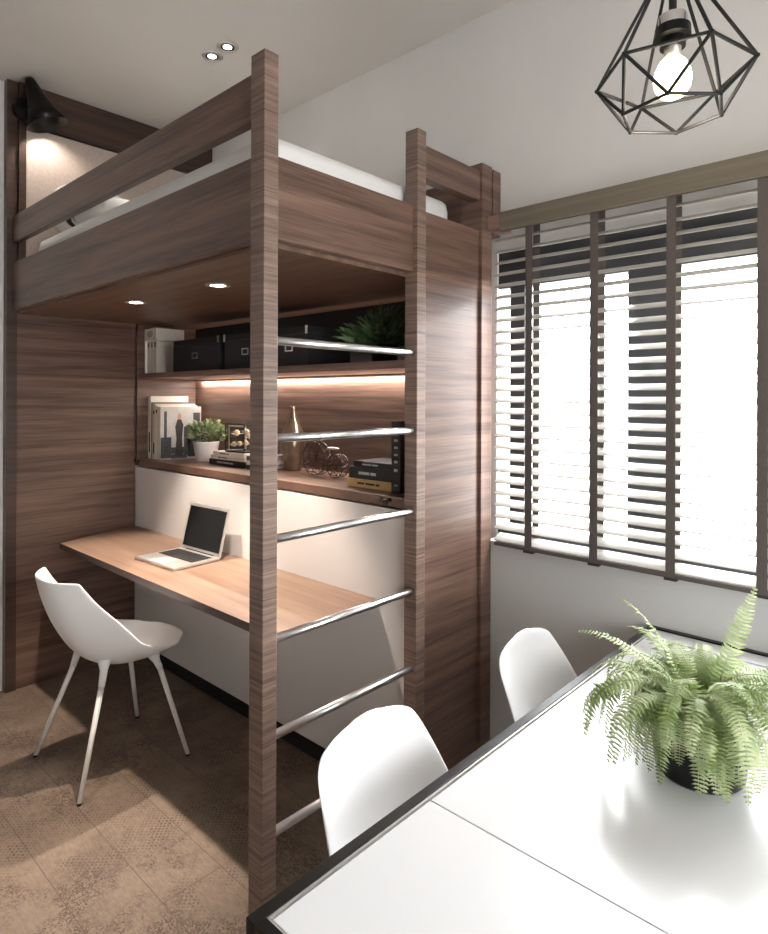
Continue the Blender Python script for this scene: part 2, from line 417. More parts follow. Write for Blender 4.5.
# ------------------------------------------------------------------ shelving cabinet
cab = thing('shelving_cabinet', 'built-in brown shelves above a white panel, under the loft bed', 'shelf', (1.05, .9, 0))
YS = .677; YB = 1.06; CX0 = .002; CX1 = L-.058
def cp(name, mb, mat='wood', label=None, **k): return obj(name, mb, mat, cab, label=label, **k)
cp('back_panel', B(CX0, CX1, YB, YB+.02, 1.1406, 1.625), 'wood')
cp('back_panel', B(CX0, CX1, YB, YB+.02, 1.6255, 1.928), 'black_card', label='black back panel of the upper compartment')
cp('side_panel', B(CX0, CX0+.018, YS+.004, YB-.001, 1.142, 1.928), 'wood')
cp('side_panel', B(CX1-.018, CX1, YS+.004, YB-.001, 1.142, 1.928), 'wood')
cp('shelf', B(CX0+.019, CX1-.019, YS, YB-.03, 1.610, 1.639, bev=.001), 'wood')
cp('shelf', B(CX0, CX1, YS, YB-.001, 1.104, 1.1406, bev=.001), 'wood_flat')
cp('white_panel', B(CX0+.004, CX1-.018, YS, YS+.022, .082, 1.096, bev=.001), 'white_panel', label='smooth white front panel')
cp('panel_frame', B(CX1-.017, CX1-.001, YS-.006, YS+.02, .0, 1.60), 'wood_dark')
cp('frame_trim', B(CX1-.012, CX1-.008, YS-.009, YS-.006, .0, 1.60), 'steel', label='thin metal edge strip')
cp('kickboard', B(CX0+.004, CX1-.018, YS+.02, YS+.03, 0, .08), 'black_matt', label='black recessed kickboard')
cp('led_strip', B(CX0+.03, CX1-.03, YB-.027, YB-.010, 1.622, 1.626), 'led', label='glowing warm white light strip')
cp('light_profile', B(CX0+.02, CX1-.02, YB-.0295, YB-.028, 1.604, 1.609), 'black_matt')
for x in (.03, 2.0):
    h = MB().tube([(x-.03, YS-.006, 1.128), (x, YS-.010, 1.124), (x+.03, YS-.006, 1.128)], .004, 8)
    h.lathe([(0, 0), (.009, 0), (.009, .006), (0, .006)], 12, mat=Matrix.Translation((x-.02, YS-.001, 1.128)) @ Euler((PI/2, 0, 0)).to_matrix().to_4x4())
    h.lathe([(0, 0), (.009, 0), (.009, .006), (0, .006)], 12, mat=Matrix.Translation((x+.02, YS-.001, 1.128)) @ Euler((PI/2, 0, 0)).to_matrix().to_4x4())
    h.box(x-.008, x+.008, YS-.008, YS-.001, 1.104, 1.122, bev=.002)
    cp('hinge', h, 'wire', label='small dark metal hinge')

# desk
dk = obj('wall_desk', MB().poly([(.165, .205), (1.958, .205), (1.958, .675), (.006, .675), (.006, .640)], .722, .7514), 'wood_desk')
rebase(dk, (1, .67, .72)); ROOTLOC[dk.name] = Vector((1, .67, .72)); obj('edge_band', B(.165, 1.958, .2035, .2049, .7222, .7512), 'wood_dark', dk, label='dark brown front edge')
tag(dk, 'fold-down wooden desk top fixed to the white panel under the bed', 'desk')

# laptop
lp = thing('laptop', 'open silver laptop with a black screen on the wooden desk', 'laptop', (.905, .455, .7516), math.radians(3))
obj('base', B(-.16, .16, -.125, .115, .002, .014, bev=.003), 'alu', lp, world=False)
kb = MB()
kb.box(-.138, .138, -.022, .088, .0141, .0146)
obj('keyboard_well', kb, 'ink', lp, world=False)
kk = MB()
for r in range(6):
    y = -.016+r*.0172
    xs = [(-.135+i*.0194, .0172) for i in range(14)] if r else [(-.135, .017), (-.1156, .017), (-.096, .017), (-.077, .022), (-.052, .09), (.041, .022), (.066, .017), (.0854, .017), (.105, .017), (.122, .014)]
    for x, wd in xs: kk.box(x, x+wd, y, y+.0145, .0147, .0158)
obj('keyboard', kk, 'keys', lp, world=False)
obj('trackpad', B(-.05, .05, -.112, -.036, .0141, .0145), plain('trackpad', (178, 175, 170), .4), lp, world=False)
tilt = Matrix.Translation((0, .112, .013)) @ Euler((math.radians(-14), 0, 0)).to_matrix().to_4x4()
lid = obj('lid', B(-.16, .16, 0, .006, .002, .222, bev=.0025, mat=tilt), 'alu', lp, world=False)
obj('screen', B(-.147, .147, -.0012, -.0002, .016, .208, mat=tilt), 'screen', lid, world=False, label='black glossy screen')
obj('hinge', MB().tube([(-.11, .114, .013), (.11, .114, .013)], .005, 8), 'black', lp, world=False)
obj('foot', B(-.14, .14, -.1, .09, 0, .002), 'black', lp, world=False)

# ------------------------------------------------------------------ desk chair
def interp(tbl, s):
    for (a, va), (b_, vb) in zip(tbl, tbl[1:]):
        if s <= b_:
            t = (s-a)/(b_-a) if b_ > a else 0
            return [p_+(q_-p_)*t for p_, q_ in zip(va, vb)]
    return tbl[-1][1]
def smooth_tbl(keys, n=40):
    # Catmull-Rom through keys (s, [values])
    ks = [k for k in keys]
    def f(s):
        for i in range(len(ks)-1):
            if s <= ks[i+1][0] or i == len(ks)-2:
                t = (s-ks[i][0])/(ks[i+1][0]-ks[i][0]); t = min(1, max(0, t))
                p0 = ks[max(i-1, 0)][1]; p1 = ks[i][1]; p2 = ks[i+1][1]; p3 = ks[min(i+2, len(ks)-1)][1]
                return [.5*((2*b)+(-a+c)*t+(2*a-5*b+4*c-d)*t*t+(-a+3*b-3*c+d)*t**3) for a, b, c, d in zip(p0, p1, p2, p3)]
    return f
dc = thing('desk_chair', 'white moulded shell chair with four thin legs, facing the wooden desk', 'chair', (.95, .13, 0))
# profile: y, z, half width, rim forward, rim up
prof = smooth_tbl([(0, [-.285, .800, .180, .080, .000]), (.18, [-.262, .700, .205, .115, .015]), (.36, [-.215, .580, .225, .150, .045]),
                   (.5, [-.140, .465, .238, .125, .100]), (.62, [-.040, .408, .242, .060, .118]), (.75, [.085, .400, .236, .010, .090]),
                   (.88, [.205, .430, .205, -.020, .040]), (1, [.296, .456, .150, -.070, .012])])
def shell(u, v):
    y, z, hw, rf, ru = prof(u); t = 2*v-1
    k = abs(t)**2.2
    return Vector((hw*math.copysign(abs(t)**.9, t), y+rf*k, z+ru*k))
o = obj('shell', MB().grid(shell, 25, 17), 'white_plastic', dc, smooth=True, world=False); solid(o, .008, -1); sub(o)
for sx, sy in ((-1, -1), (1, -1), (1, 1), (-1, 1)):
    fx, fy = sx*.228, sy*.219
    tx, ty = sx*.13, (-.09 if sy < 0 else .13)
    obj('leg', MB().tube([(fx, fy, .006), (tx+(fx-tx)*.03, ty+(fy-ty)*.03, .395)], [.0085, .0115], 12), 'white_metal', dc, smooth=True, world=False)
    obj('leg_socket', MB().tube([(tx+(fx-tx)*.10, ty+(fy-ty)*.10, .368), (tx*.99, ty*.99, .425 if sy < 0 else .398), (tx*.93, ty*.93, .462 if sy < 0 else .424)], [.0122, .0150, .026], 14), 'white_plastic', dc, smooth=True, world=False)
    obj('foot', MB().tube([(fx*1.0, fy*1.0, 0), (fx, fy, .008)], .0092, 12), 'black', dc, world=False)

# ------------------------------------------------------------------ dining table
TX0, TY0, TX1, TY1 = 2.795, -.487, 3.70, 1.112
TYm, TYn = -.094, 1.01
tb = thing('dining_table', 'white-topped dining table with a raised black rim, by the window', 'table', ((TX0+TX1)/2, (TY0+TY1)/2, 0))
def tp(name, mb, mat, **k): return obj(name, mb, mat, tb, **k)
rw = .020
tp('table_rim', MB().box(TX0, TX0+rw, TY0, TY1, .70, .750, bev=.001).box(TX1-rw, TX1, TY0, TY1, .70, .750, bev=.001)
   .box(TX0+rw, TX1-rw, TY0, TY0+.020, .70, .750, bev=.001).box(TX0+rw, TX1-rw, TY1-.02, TY1, .70, .750, bev=.001), 'black', label='black raised rim')
tp('table_liner', MB().box(TX0+rw, TX0+rw+.004, TY0+.02, TY1-.02, .71, .747).box(TX0+rw, TX1-rw, TY0+.02, TY0+.024, .71, .747), 'alu', label='thin silver edge line')
tp('groove', B(TX0+rw+.004, TX1-rw, TY0+.024, TY1-.02, .706, .722), 'black_matt')
for a, b_ in ((TY0+.027, TYm-.0015), (TYm+.0015, TYn-.006), (TYn+.006, TY1-.022)):
    tp('top_panel', B(TX0+rw+.0075, TX1-rw-.003, a, b_, .7222, .7455, bev=.0012), 'table_white')
tp('apron', MB().box(TX0+.002, TX0+.02, TY0+.004, TY1-.004, .60, .6995).box(TX0+.02, TX1-.02, TY0+.002, TY0+.02, .60, .6995)
   .box(TX1-.02, TX1-.002, TY0+.004, TY1-.004, .60, .6995).box(TX0+.02, TX1-.02, TY1-.02, TY1-.002, .60, .6995), 'wood')
for x in (TX0+.03, TX1-.09):
    for y in (TY0+.03, TY1-.09): tp('leg', B(x, x+.06, y, y+.06, 0, .60, bev=.002), 'wood_post')

# dining chairs (face +x, towards the table)
ec = thing('dining_chair', 'white curved plastic shell chair nearest the ladder, tucked under the table', 'chair', (2.785, -.03, 0), group=None)
ep = smooth_tbl([(0, [-.195, .806, .060, 0, 0]), (.035, [-.196, .801, .098, .002, 0]), (.09, [-.194, .784, .130, .006, 0]), (.17, [-.189, .748, .158, .013, 0]), (.3, [-.170, .68, .178, .035, 0]), (.45, [-.140, .58, .197, .065, 0]),
                 (.58, [-.095, .485, .202, .085, .03]), (.7, [-.01, .432, .205, .03, .05]), (.85, [.12, .425, .205, 0, .035]), (1, [.235, .448, .180, -.02, .0])])
def eshell(u, v):
    y, z, hw, rf, ru = ep(u); t = 2*v-1; k = abs(t)**2.3
    return Vector((y+rf*k, hw*t, z+ru*k-.022*abs(t)**2.4*max(0, 1-u/.14)))
o = obj('shell', MB().grid(eshell, 31, 17), 'white_plastic', ec, smooth=True, world=False); solid(o, .006, 0); sub(o)
M['beech'] = wood('beech_leg', (176, 140, 104), (204, 172, 136), scl=(20, 20, 2), fine=(120, 120, 6))
for sx in (-1, 1):
    for sy in (-1, 1):
        obj('leg', MB().tube([(sx*.20, sy*.20, 0), (sx*.11+.02, sy*.12, .40)], [.009, .014], 12), 'beech', ec, smooth=True, world=False)
obj('under_frame', MB().tube([(-.08, -.11, .405), (.12, .11, .405)], .006, 8).tube([(-.08, .11, .405), (.12, -.11, .405)], .006, 8)
    .tube([(-.10, -.14, .28), (.12, .14, .28)], .004, 8).tube([(-.10, .14, .28), (.12, -.14, .28)], .004, 8), 'black_matt', ec, smooth=True, world=False)
dup(ec, (2.785, .640, 0), 0, 'white curved plastic shell chair near the window wall, tucked under the table')

# ------------------------------------------------------------------ venetian blind
vb = thing('venetian_blind', 'wide grey-brown wooden slat blind with cloth tapes covering the window', 'blind', (3.4, 1.07, .93))
def vp(name, mb, mat, **k): return obj(name, mb, mat, vb, **k)
VX0, VX1 = 2.225, 4.5
YF, YR = 1.050, 1.098
pitch = .0444
vp('valance', MB().box(VX0+.035, VX1+.05, 1.030, 1.046, 2.140, 2.213, bev=.001).box(VX0+.035, VX1+.05, 1.046, YW-.003, 2.198, 2.212).box(VX0+.035, VX1+.05, 1.050, 1.100, 2.160, 2.196), 'valance', label='grey-brown wooden valance board')
vp('valance_cap', B(VX0-.015, VX0+.034, 1.028, YL-.004, 2.150, 2.205, bev=.001), 'cap', label='reddish wooden end block')
th = math.radians(25)
sl = None; nsl = 27
for i in range(nsl):
    z = 2.118-i*pitch
    if sl is None:
        mb = MB(); prof2 = []
        W = .050; n = 6
        for k in range(n+1):
            s_ = -W/2+W*k/n; bow = .0018*(1-(2*k/n-1)**2)
            prof2.append((s_, bow))
        up = [(s_, b_+.0014) for s_, b_ in prof2]; dn = [(s_, b_-.0014) for s_, b_ in prof2][::-1]
        pts = []
        for s_, b_ in up+dn:
            # inner edge (small y) low, outer edge high
            pts.append((s_*math.cos(th)-b_*math.sin(th), s_*math.sin(th)+b_*math.cos(th)))
        mb.poly([(y, zz) for y, zz in pts], VX0-3.4, VX1-3.4, axis='x')
        sl = obj('slat', mb, 'slat', vb, world=False)
        sl.location = (0, .004, z-.93)
    else:
        c = sl.copy(); COL.objects.link(c); c.parent = vb; c.location = (0, .004, z-.93)
vp('bottom_rail', B(VX0, VX1, 1.052, 1.096, .932, .947, bev=.003), 'tape')
tx = [2.377, 2.628, 2.881, 3.134, 3.387, 3.64, 3.893, 4.146]
for x in tx:
    vp('ladder_tape', B(x-.0145, x+.0145, 1.0455, 1.0468, .937, 2.158), 'tape')
    vp('ladder_tape', B(x-.0145, x+.0145, 1.1015, 1.1028, .937, 2.158), 'tape')
    vp('tape_clip', B(x-.019, x+.019, 1.044, 1.104, .927, .9365), 'tape_dark')

# ------------------------------------------------------------------ pendant lamp
PC = Vector((3.092, .4, 0)); R1, Z1, R2, Z2, ZA = .158, 2.205, .107, 2.118, 2.455
pn = thing('pendant_lamp', 'black wire geometric cage pendant lamp with one glowing bulb', 'lamp', (PC.x, PC.y, 2.6))
a0 = math.atan2(.363-.4, 2.937-3.092)
up_ = [Vector((PC.x+R1*math.cos(a0+k*PI/3), PC.y+R1*math.sin(a0+k*PI/3), Z1)) for k in range(6)]
lo_ = [Vector((PC.x+R2*math.cos(a0+(k+.5)*PI/3), PC.y+R2*math.sin(a0+(k+.5)*PI/3), Z2)) for k in range(6)]
cg = MB(); rr = .0038
def bar(a, b_, r=rr): cg.tube([a, b_], r, 8)
for k in range(6):
    k2 = (k+1) % 6
    top = Vector((PC.x+.012*math.cos(a0+k*PI/3), PC.y+.012*math.sin(a0+k*PI/3), ZA))
    bar(up_[k], up_[k2]); bar(lo_[k], lo_[k2]); bar(up_[k], lo_[k]); bar(up_[k2], lo_[k]); bar(up_[k], top, .0038)
    for q in (up_[k], lo_[k]): bmesh.ops.create_icosphere(cg.bm, subdivisions=1, radius=.0055, matrix=Matrix.Translation(q))
obj('wire_cage', cg, 'black_matt', pn, smooth=False)
obj('cord', MB().tube([(PC.x, PC.y, 2.455), (PC.x, PC.y, CZ-.02)], .0035, 8).tube([(PC.x, PC.y, 2.332), (PC.x, PC.y, 2.46)], .008, 10), 'black_matt', pn)
obj('ceiling_rose', MB().lathe([(0, CZ-.001), (.05, CZ-.001), (.048, CZ-.02), (.01, CZ-.03), (0, CZ-.03)], 24, c=(PC.x, PC.y, 0)), 'black_matt', pn, smooth=True)
obj('socket_cap', MB().lathe([(0, 2.334), (.020, 2.334), (.029, 2.330), (.030, 2.326), (.030, 2.305), (0, 2.305)], 24, c=(PC.x, PC.y, 0)), 'chrome', pn, smooth=False, label='chrome lamp holder cap')
obj('socket', MB().lathe([(0, 2.3049), (.036, 2.3049), (.037, 2.284), (.027, 2.280), (.026, 2.262), (0, 2.262)], 24, c=(PC.x, PC.y, 0)), 'black', pn)
obj('bulb', MB().lathe([(.0165, 2.2405), (.027, 2.230), (.035, 2.214), (.039, 2.194), (.036, 2.176), (.026, 2.160), (.012, 2.153), (0, 2.1515)], 28, c=(PC.x, PC.y, 0)), 'bulb', pn, smooth=True, label='glowing warm white bulb')
obj('bulb_neck', MB().lathe([(.0175, 2.2618), (.0175, 2.241), (.0, 2.2408)], 24, c=(PC.x, PC.y, 0)), 'alu', pn, smooth=True)

# ------------------------------------------------------------------ fern
FX, FY, FZ = 3.165, .350, .7456
fn = thing('potted_fern', 'big feathery green fern in a black pot on the white dining table', 'plant', (FX, FY, FZ))
obj('pot', MB().lathe([(0, 0), (.078, 0), (.083, .006), (.096, .100), (.098, .107), (.092, .107), (.088, .093), (0, .093)], 36), 'black', fn, smooth=True, world=False)
obj('soil', MB().lathe([(0, .0965), (.087, .0945), (.087, .0932), (0, .0932)], 24), 'soil', fn, world=False)
rnd = random.Random(11)
def frond(az, el, Ln, droop, wid, r0=.018, zs=.115):
    mb = MB(); n = 26; P = []; ang = el; p_ = Vector((r0*math.cos(az), r0*math.sin(az), zs)); ds = Ln/n; azz = az; tw = rnd.uniform(-.5, .5)
    for i in range(n+1):
        P.append((p_.copy(), ang, azz))
        t = i/n
        ang -= droop*(0.35+1.3*t)/n; ang = max(ang, -1.45); azz += tw/n
        d = Vector((math.cos(azz)*math.cos(ang), math.sin(azz)*math.cos(ang), math.sin(ang)))
        p_ = p_+d*ds
        rr_ = math.hypot(p_.x, p_.y)
        if p_.z < .118 and rr_ < .112:
            f_ = .112/max(rr_, 1e-4); p_.x *= f_; p_.y *= f_
        if p_.z < .006: p_.z = .006; ang = max(ang, -.05)
    mb.tube([q[0] for q in P], [.0016*(1-i/n*.7) for i in range(n+1)], 4)
    m_ = 36
    roll = rnd.uniform(-.35, .35)
    for j in range(3, m_):
        t = j/m_; x = t*n; i = int(x); f_ = x-i
        a_, b_ = P[i], P[min(i+1, n)]
        q = a_[0].lerp(b_[0], f_); tan = (b_[0]-a_[0]).normalized() if (b_[0]-a_[0]).length > 1e-6 else Vector((0, 0, -1))
        side = tan.cross(Vector((0, 0, 1)));
        if side.length < .1: side = Vector((-math.sin(azz), math.cos(azz), 0))
        side.normalize(); nor = side.cross(tan).normalized()
        side = (side*math.cos(roll)+nor*math.sin(roll)).normalized(); nor = side.cross(tan).normalized()
        ll = wid*min(1, t*4.2+.25)*(1-t**2.2)**.8*rnd.uniform(.85, 1.1)+.003
        lw = ds*.31*(1 if t < .8 else .75)
        for sg_ in (-1, 1):
            s_ = side*sg_
            dr = nor*rnd.uniform(-.45, .1)+tan*.22+Vector((rnd.uniform(-.05, .05),)*3)
            e1 = q+(s_+dr*.6).normalized()*ll*.5; e2 = q+(s_+dr*1.3).normalized()*ll
            v = [mb.bm.verts.new(w_) for w_ in (q-tan*lw*.6, e1-tan*lw, e2, e1+tan*lw, q+tan*lw*.6)]
            vm = mb.bm.verts.new(e1+nor*.0012)
            v_ = v
            mb.bm.faces.new((v_[0], v_[1], vm)); mb.bm.faces.new((v_[1], v_[2], vm)); mb.bm.faces.new((v_[2], v_[3], vm)); mb.bm.faces.new((v_[3], v_[4], vm)); mb.bm.faces.new((v_[4], v_[0], vm))
    return mb
def cam_az(deg):  # 0 = towards the viewer's right along the room's x/y diagonal
    return math.radians(deg)
specs = []
# the viewer stands towards -70 degrees (mostly -y); left in the photo is about -138+... = 225 deg
for k in range(32):
    specs.append((k*11.25+rnd.uniform(-8, 8), rnd.uniform(.95, 1.35), rnd.uniform(.22, .29), rnd.uniform(3.0, 4.4), rnd.uniform(.028, .038)))
for k in range(36):
    specs.append((k*27+rnd.uniform(-10, 10), rnd.uniform(1.15, 1.54), rnd.uniform(.13, .22), rnd.uniform(1.4, 3.2), rnd.uniform(.024, .034)))
for k in range(18):
    specs.append((rnd.uniform(215, 350), rnd.uniform(.6, 1.1), rnd.uniform(.17, .24), rnd.uniform(3.2, 4.2), rnd.uniform(.030, .036)))
specs += [(48, 1.22, .28, .25, .03), (172, 1.30, .27, 1.0, .026), (196, .98, .28, 1.3, .028), (186, .8, .26, 2.0, .028), (215, .8, .27, 2.4, .03),
          (205, .75, .28, 2.6, .032), (222, .85, .28, 2.8, .034), (195, .7, .24, 2.6, .03), (228, .95, .32, 3.0, .036), (245, .9, .31, 3.0, .036), (150, 1.1, .25, 1.6, .028),
          (236, .85, .30, 3.1, .038), (20, .8, .29, 1.5, .03), (0, .6, .29, 2.0, .032), (40, .9, .28, 1.8, .03)]
for a_, e_, l_, d_, w_ in specs:
    obj('frond', frond(math.radians(a_), e_, l_, d_, w_), 'fern', fn, world=False)

# ------------------------------------------------------------------ things on the lower shelf (top z = 1.1406)
ZL = 1.1408; ZU = 1.6392
def book_flat(name, x0, x1, y0, y1, z0, h, cover, label, group=None, rz=0, title=None, inkm='ink_light', cat='book'):
    c_ = ((x0+x1)/2, (y0+y1)/2, z0)
    t = thing(name, label, cat, c_, rz, group)
    a, b_ = (x1-x0)/2, (y1-y0)/2
    obj('cover', MB().box(-a, a, -b_, b_, 0, .0025).box(-a, a, -b_, b_, h-.0025, h).box(-a, a, -b_, -b_+.003, .0025, h-.0025), cover, t, world=False)
    obj('pages', B(-a+.004, a-.004, -b_+.003, b_-.004, .0025, h-.0025), 'paper', t, world=False)
    if title:
        mb = MB(); xx = -a*.55
        for wd in title:
            mb.box(xx, xx+wd, -b_-.0006, -b_, h*.38, h*.62); xx += wd+.006
        obj('spine_print', mb, inkm, t, world=False)
    return t
def book_up(name, x0, x1, y0, y1, z0, h, cover, label, group=None, ink=None, cat='book'):
    """standing book: spine faces -y, covers face +-x"""
    c_ = ((x0+x1)/2, (y0+y1)/2, z0)
    t = thing(name, label, cat, c_, 0, group)
    a, b_ = (x1-x0)/2, (y1-y0)/2
    obj('cover', MB().box(-a, -a+.0025, -b_, b_, 0, h).box(a-.0025, a, -b_, b_, 0, h).box(-a+.0025, a-.0025, -b_, -b_+.003, 0, h), cover, t, world=False)
    obj('pages', B(-a+.0025, a-.0025, -b_+.003, b_-.004, .003, h-.004), 'paper', t, world=False)
    if ink:
        mb = MB()
        for q0, q1 in ink[1]: mb.box(-a*.4, a*.4, -b_-.0006, -b_, h*q0, h*q1)
        obj('spine_print', mb, ink[0], t, world=False)
    return t
G = 'standing books on the lower shelf'
book_up('book', .024, .060, .745, .985, ZL, .368, 'cover_white', 'tallest white book standing at the left end of the lower shelf', G, ('ink', [(.1, .42)]))
book_up('book', .064, .080, .745, 1.0, ZL, .332, 'cover_grey', 'thin grey-backed book standing between the tall white book and a thick cream one', G, ('ink', [(.3, .5)]))
book_up('book', .083, .118, .742, 1.0, ZL, .322, 'cover_cream', 'thick cream book standing in the middle of the row on the lower shelf', G, ('ink', [(.82, .88), (.1, .3)]))
book_up('book', .121, .158, .738, .99, ZL, .312, 'cover_white', 'thick white book standing right behind the picture-covered magazine', G, ('ink', [(.86, .93)]))
mg = thing('magazine', 'magazine with a black-and-white street photo cover, standing beside the potted plant', 'magazine', (.178, .86, ZL))
obj('pages', B(.160, .196, .733, .993, ZL, ZL+.306), 'cover_cream', mg)
cv = obj('cover_photo', B(.1962, .1970, .733, .993, ZL, ZL+.306), 'photo_light', mg, label='grey street photo of a person in a dark coat')
def rect(name, y0, y1, z0, z1, mat, k=0): obj(name, B(.1971+k*.0004, .1974+k*.0004, y0, y1, ZL+z0, ZL+z1), mat, cv)
rect('printed_shape', .735, .80, .01, .13, 'photo_mid'); rect('printed_shape', .88, .925, .02, .19, 'photo_mid'); rect('printed_shape', .885, .935, .20, .29, 'photo_light', 3); rect('printed_shape', .755, .772, .10, .28, 'photo_mid', 1)
rect('printed_shape', .80, .99, .032, .07, 'photo_mid', 2); rect('printed_shape', .905, .99, .01, .20, 'photo_mid'); rect('printed_shape', .94, .985, .15, .27, 'photo_mid', 1); rect('printed_shape', .80, .90, .004, .03, 'photo_mid', 1)
mb = MB(); mb.poly([(.822, .02), (.872, .02), (.868, .13), (.876, .20), (.862, .232), (.838, .232), (.824, .19), (.832, .12)], .1980, .1983, axis='x')
bmesh.ops.translate(mb.bm, verts=mb.bm.verts, vec=(0, 0, ZL)); obj('printed_figure', mb, 'ink', cv)
mb = MB(); mb.poly([(.842, .232), (.858, .232), (.862, .248), (.857, .266), (.846, .268), (.840, .252)], .1984, .1986, axis='x')
bmesh.ops.translate(mb.bm, verts=mb.bm.verts, vec=(0, 0, ZL)); obj('printed_face', mb, 'skin', cv)

def leafball(parent, c, r, n, size, mat, rnd, squash=.8, name='foliage', pointed=1.6):
    mb = MB()
    for i in range(n):
        v = Vector((rnd.gauss(0, 1), rnd.gauss(0, 1), rnd.gauss(.25, .8))).normalized()*r*rnd.uniform(.45, 1)
        v.z *= squash; q = Vector(c)+v
        d = (v.normalized()+Vector((rnd.uniform(-.6, .6), rnd.uniform(-.6, .6), rnd.uniform(-.2, .7)))).normalized()
        s_ = d.cross(Vector((rnd.uniform(-1, 1), rnd.uniform(-1, 1), 1))).normalized()
        l_ = size*rnd.uniform(.7, 1.3); w_ = l_/pointed*.5
        up2 = s_.cross(d)*l_*.12
        vs = [mb.bm.verts.new(x) for x in (q, q+d*l_*.5+s_*w_+up2, q+d*l_, q+d*l_*.5-s_*w_+up2)]
        mid = mb.bm.verts.new(q+d*l_*.5-up2)
        for k in range(4): mb.bm.faces.new((vs[k], vs[(k+1) % 4], mid))
    return obj(name, mb, mat, parent, world=False)
pp = thing('small_potted_plant', 'small bushy green plant in a white pot on the lower shelf', 'plant', (.400, .905, ZL))
obj('pot', MB().lathe([(0, 0), (.052, 0), (.055, .004), (.074, .106), (.074, .112), (.068, .112), (.065, .1), (0, .1)], 28), 'pot_white', pp, smooth=True, world=False)
leafball(pp, (0, 0, .160), .098, 520, .032, 'leaf', random.Random(3), .62)
G = 'books stacked flat beside the small potted plant'
book_flat('book', .545, .885, .835, 1.045, ZL, .030, 'cover_black', 'black hardback lying at the bottom of the stack beside the white plant pot', G, title=(.05, .06, .03))
book_flat('book', .555, .875, .838, 1.04, ZL+.0303, .020, 'cover_cream', 'cream hardback lying second from the bottom beside the white plant pot', G, title=(.03, .05), inkm='ink')
book_flat('book', .570, .865, .842, 1.04, ZL+.0506, .020, 'cover_white', 'white hardback on top of the stack beside the plant pot', G, title=(.06, .02), inkm='ink')
G = 'books lying flat beside the bronze vase'
book_flat('book', .905, 1.035, .825, 1.03, ZL, .022, 'cover_black', 'black book at the bottom of the low pile left of the bronze vase', G)
book_flat('book', .907, 1.033, .827, 1.03, ZL+.0223, .022, 'cover_white', 'white book in the middle of the low pile left of the bronze vase', G)
book_flat('book', .905, 1.030, .827, 1.03, ZL+.0446, .020, 'cover_grey', 'grey book on top of the low pile left of the bronze vase', G)
# glass box with flowers
gb = thing('glass_flower_box', 'small black-framed glass box of cream flowers on top of the stacked books', 'ornament', (.75, .93, ZL+.0709))
zb = .004
mb = MB()
for sx in (-1, 1):
    for sy in (-1, 1):
        mb.tube([(sx*.085, sy*.07, zb), (sx*.085, sy*.07, .15)], .003, 6)
for z_ in (zb, .15):
    mb.tube([(-.085, -.07, z_), (.085, -.07, z_), (.085, .07, z_), (-.085, .07, z_)], .003, 6, closed=True)
obj('frame', mb, 'black', gb, world=False)
obj('glass', MB().box(-.084, .084, -.0705, -.0695, zb, .149).box(-.084, .084, .0695, .0705, zb, .149).box(-.0845, -.0835, -.069, .069, zb, .149).box(.0835, .0845, -.069, .069, zb, .149), 'glass', gb, world=False)
def flower(c, r):
    mb = MB(); c = Vector(c)
    for ring, (nn, rr_, zz) in enumerate(((9, 1, .0), (7, .72, .35), (5, .4, .6))):
        for k in range(nn):
            a = 2*PI*k/nn+ring*.4; d = Vector((math.cos(a), math.sin(a), 0)); s_ = Vector((-math.sin(a), math.cos(a), 0))
            b0 = c+Vector((0, 0, zz*r*.4)); tip = c+d*r*rr_+Vector((0, 0, r*(zz+.1)))
            m1 = (b0+tip)/2+s_*r*.34+Vector((0, 0, -.1*r)); m2 = (b0+tip)/2-s_*r*.34+Vector((0, 0, -.1*r))
            vs = [mb.bm.verts.new(x) for x in (b0, m1, tip, m2)]; mb.bm.faces.new(vs)
    bmesh.ops.create_icosphere(mb.bm, subdivisions=2, radius=r*.5, matrix=Matrix.Translation(c+Vector((0, 0, r*.2))))
    return mb
for c_, r_ in (((-.04, -.03, .095), .034), ((.03, -.02, .10), .036), ((-.055, -.035, .035), .028), ((0, -.04, .04), .028), ((.05, -.035, .045), .03), ((.0, .03, .075), .034)):
    obj('flower', flower(c_, r_), 'petal', gb, world=False)
obj('base', B(-.084, .084, -.069, .069, 0, .0035), 'black', gb, world=False)
# picture frame
pf = thing('picture_frame', 'silver-edged dark picture frame standing behind the flower box', 'picture frame', (.50, 1.052, ZL))
lean = Euler((math.radians(0), 0, 0)).to_matrix().to_4x4()
obj('frame', MB().box(-.085, .085, -.012, 0, .19, .20, bev=.002).box(-.085, .085, -.012, 0, 0, .01, bev=.002).box(-.085, -.075, -.012, 0, .01, .19).box(.075, .085, -.012, 0, .01, .19), 'alu', pf, world=False)
obj('picture', B(-.075, .075, -.008, -.002, .01, .19), 'photo_mid', pf, world=False)
# bronze vase
vs = obj('vase', MB().lathe([(0, 0), (.038, 0), (.042, .006), (.048, .06), (.060, .12), (.062, .145), (.054, .185), (.034, .23), (.016, .27), (.010, .305), (.010, .318), (.007, .318), (.007, .28), (0, .22)], 36), 'bronze', smooth=True)
vs.location = (1.115, .955, ZL); tag(vs, 'pointed teardrop bronze vase on the lower shelf beside the wire bicycle', 'vase')
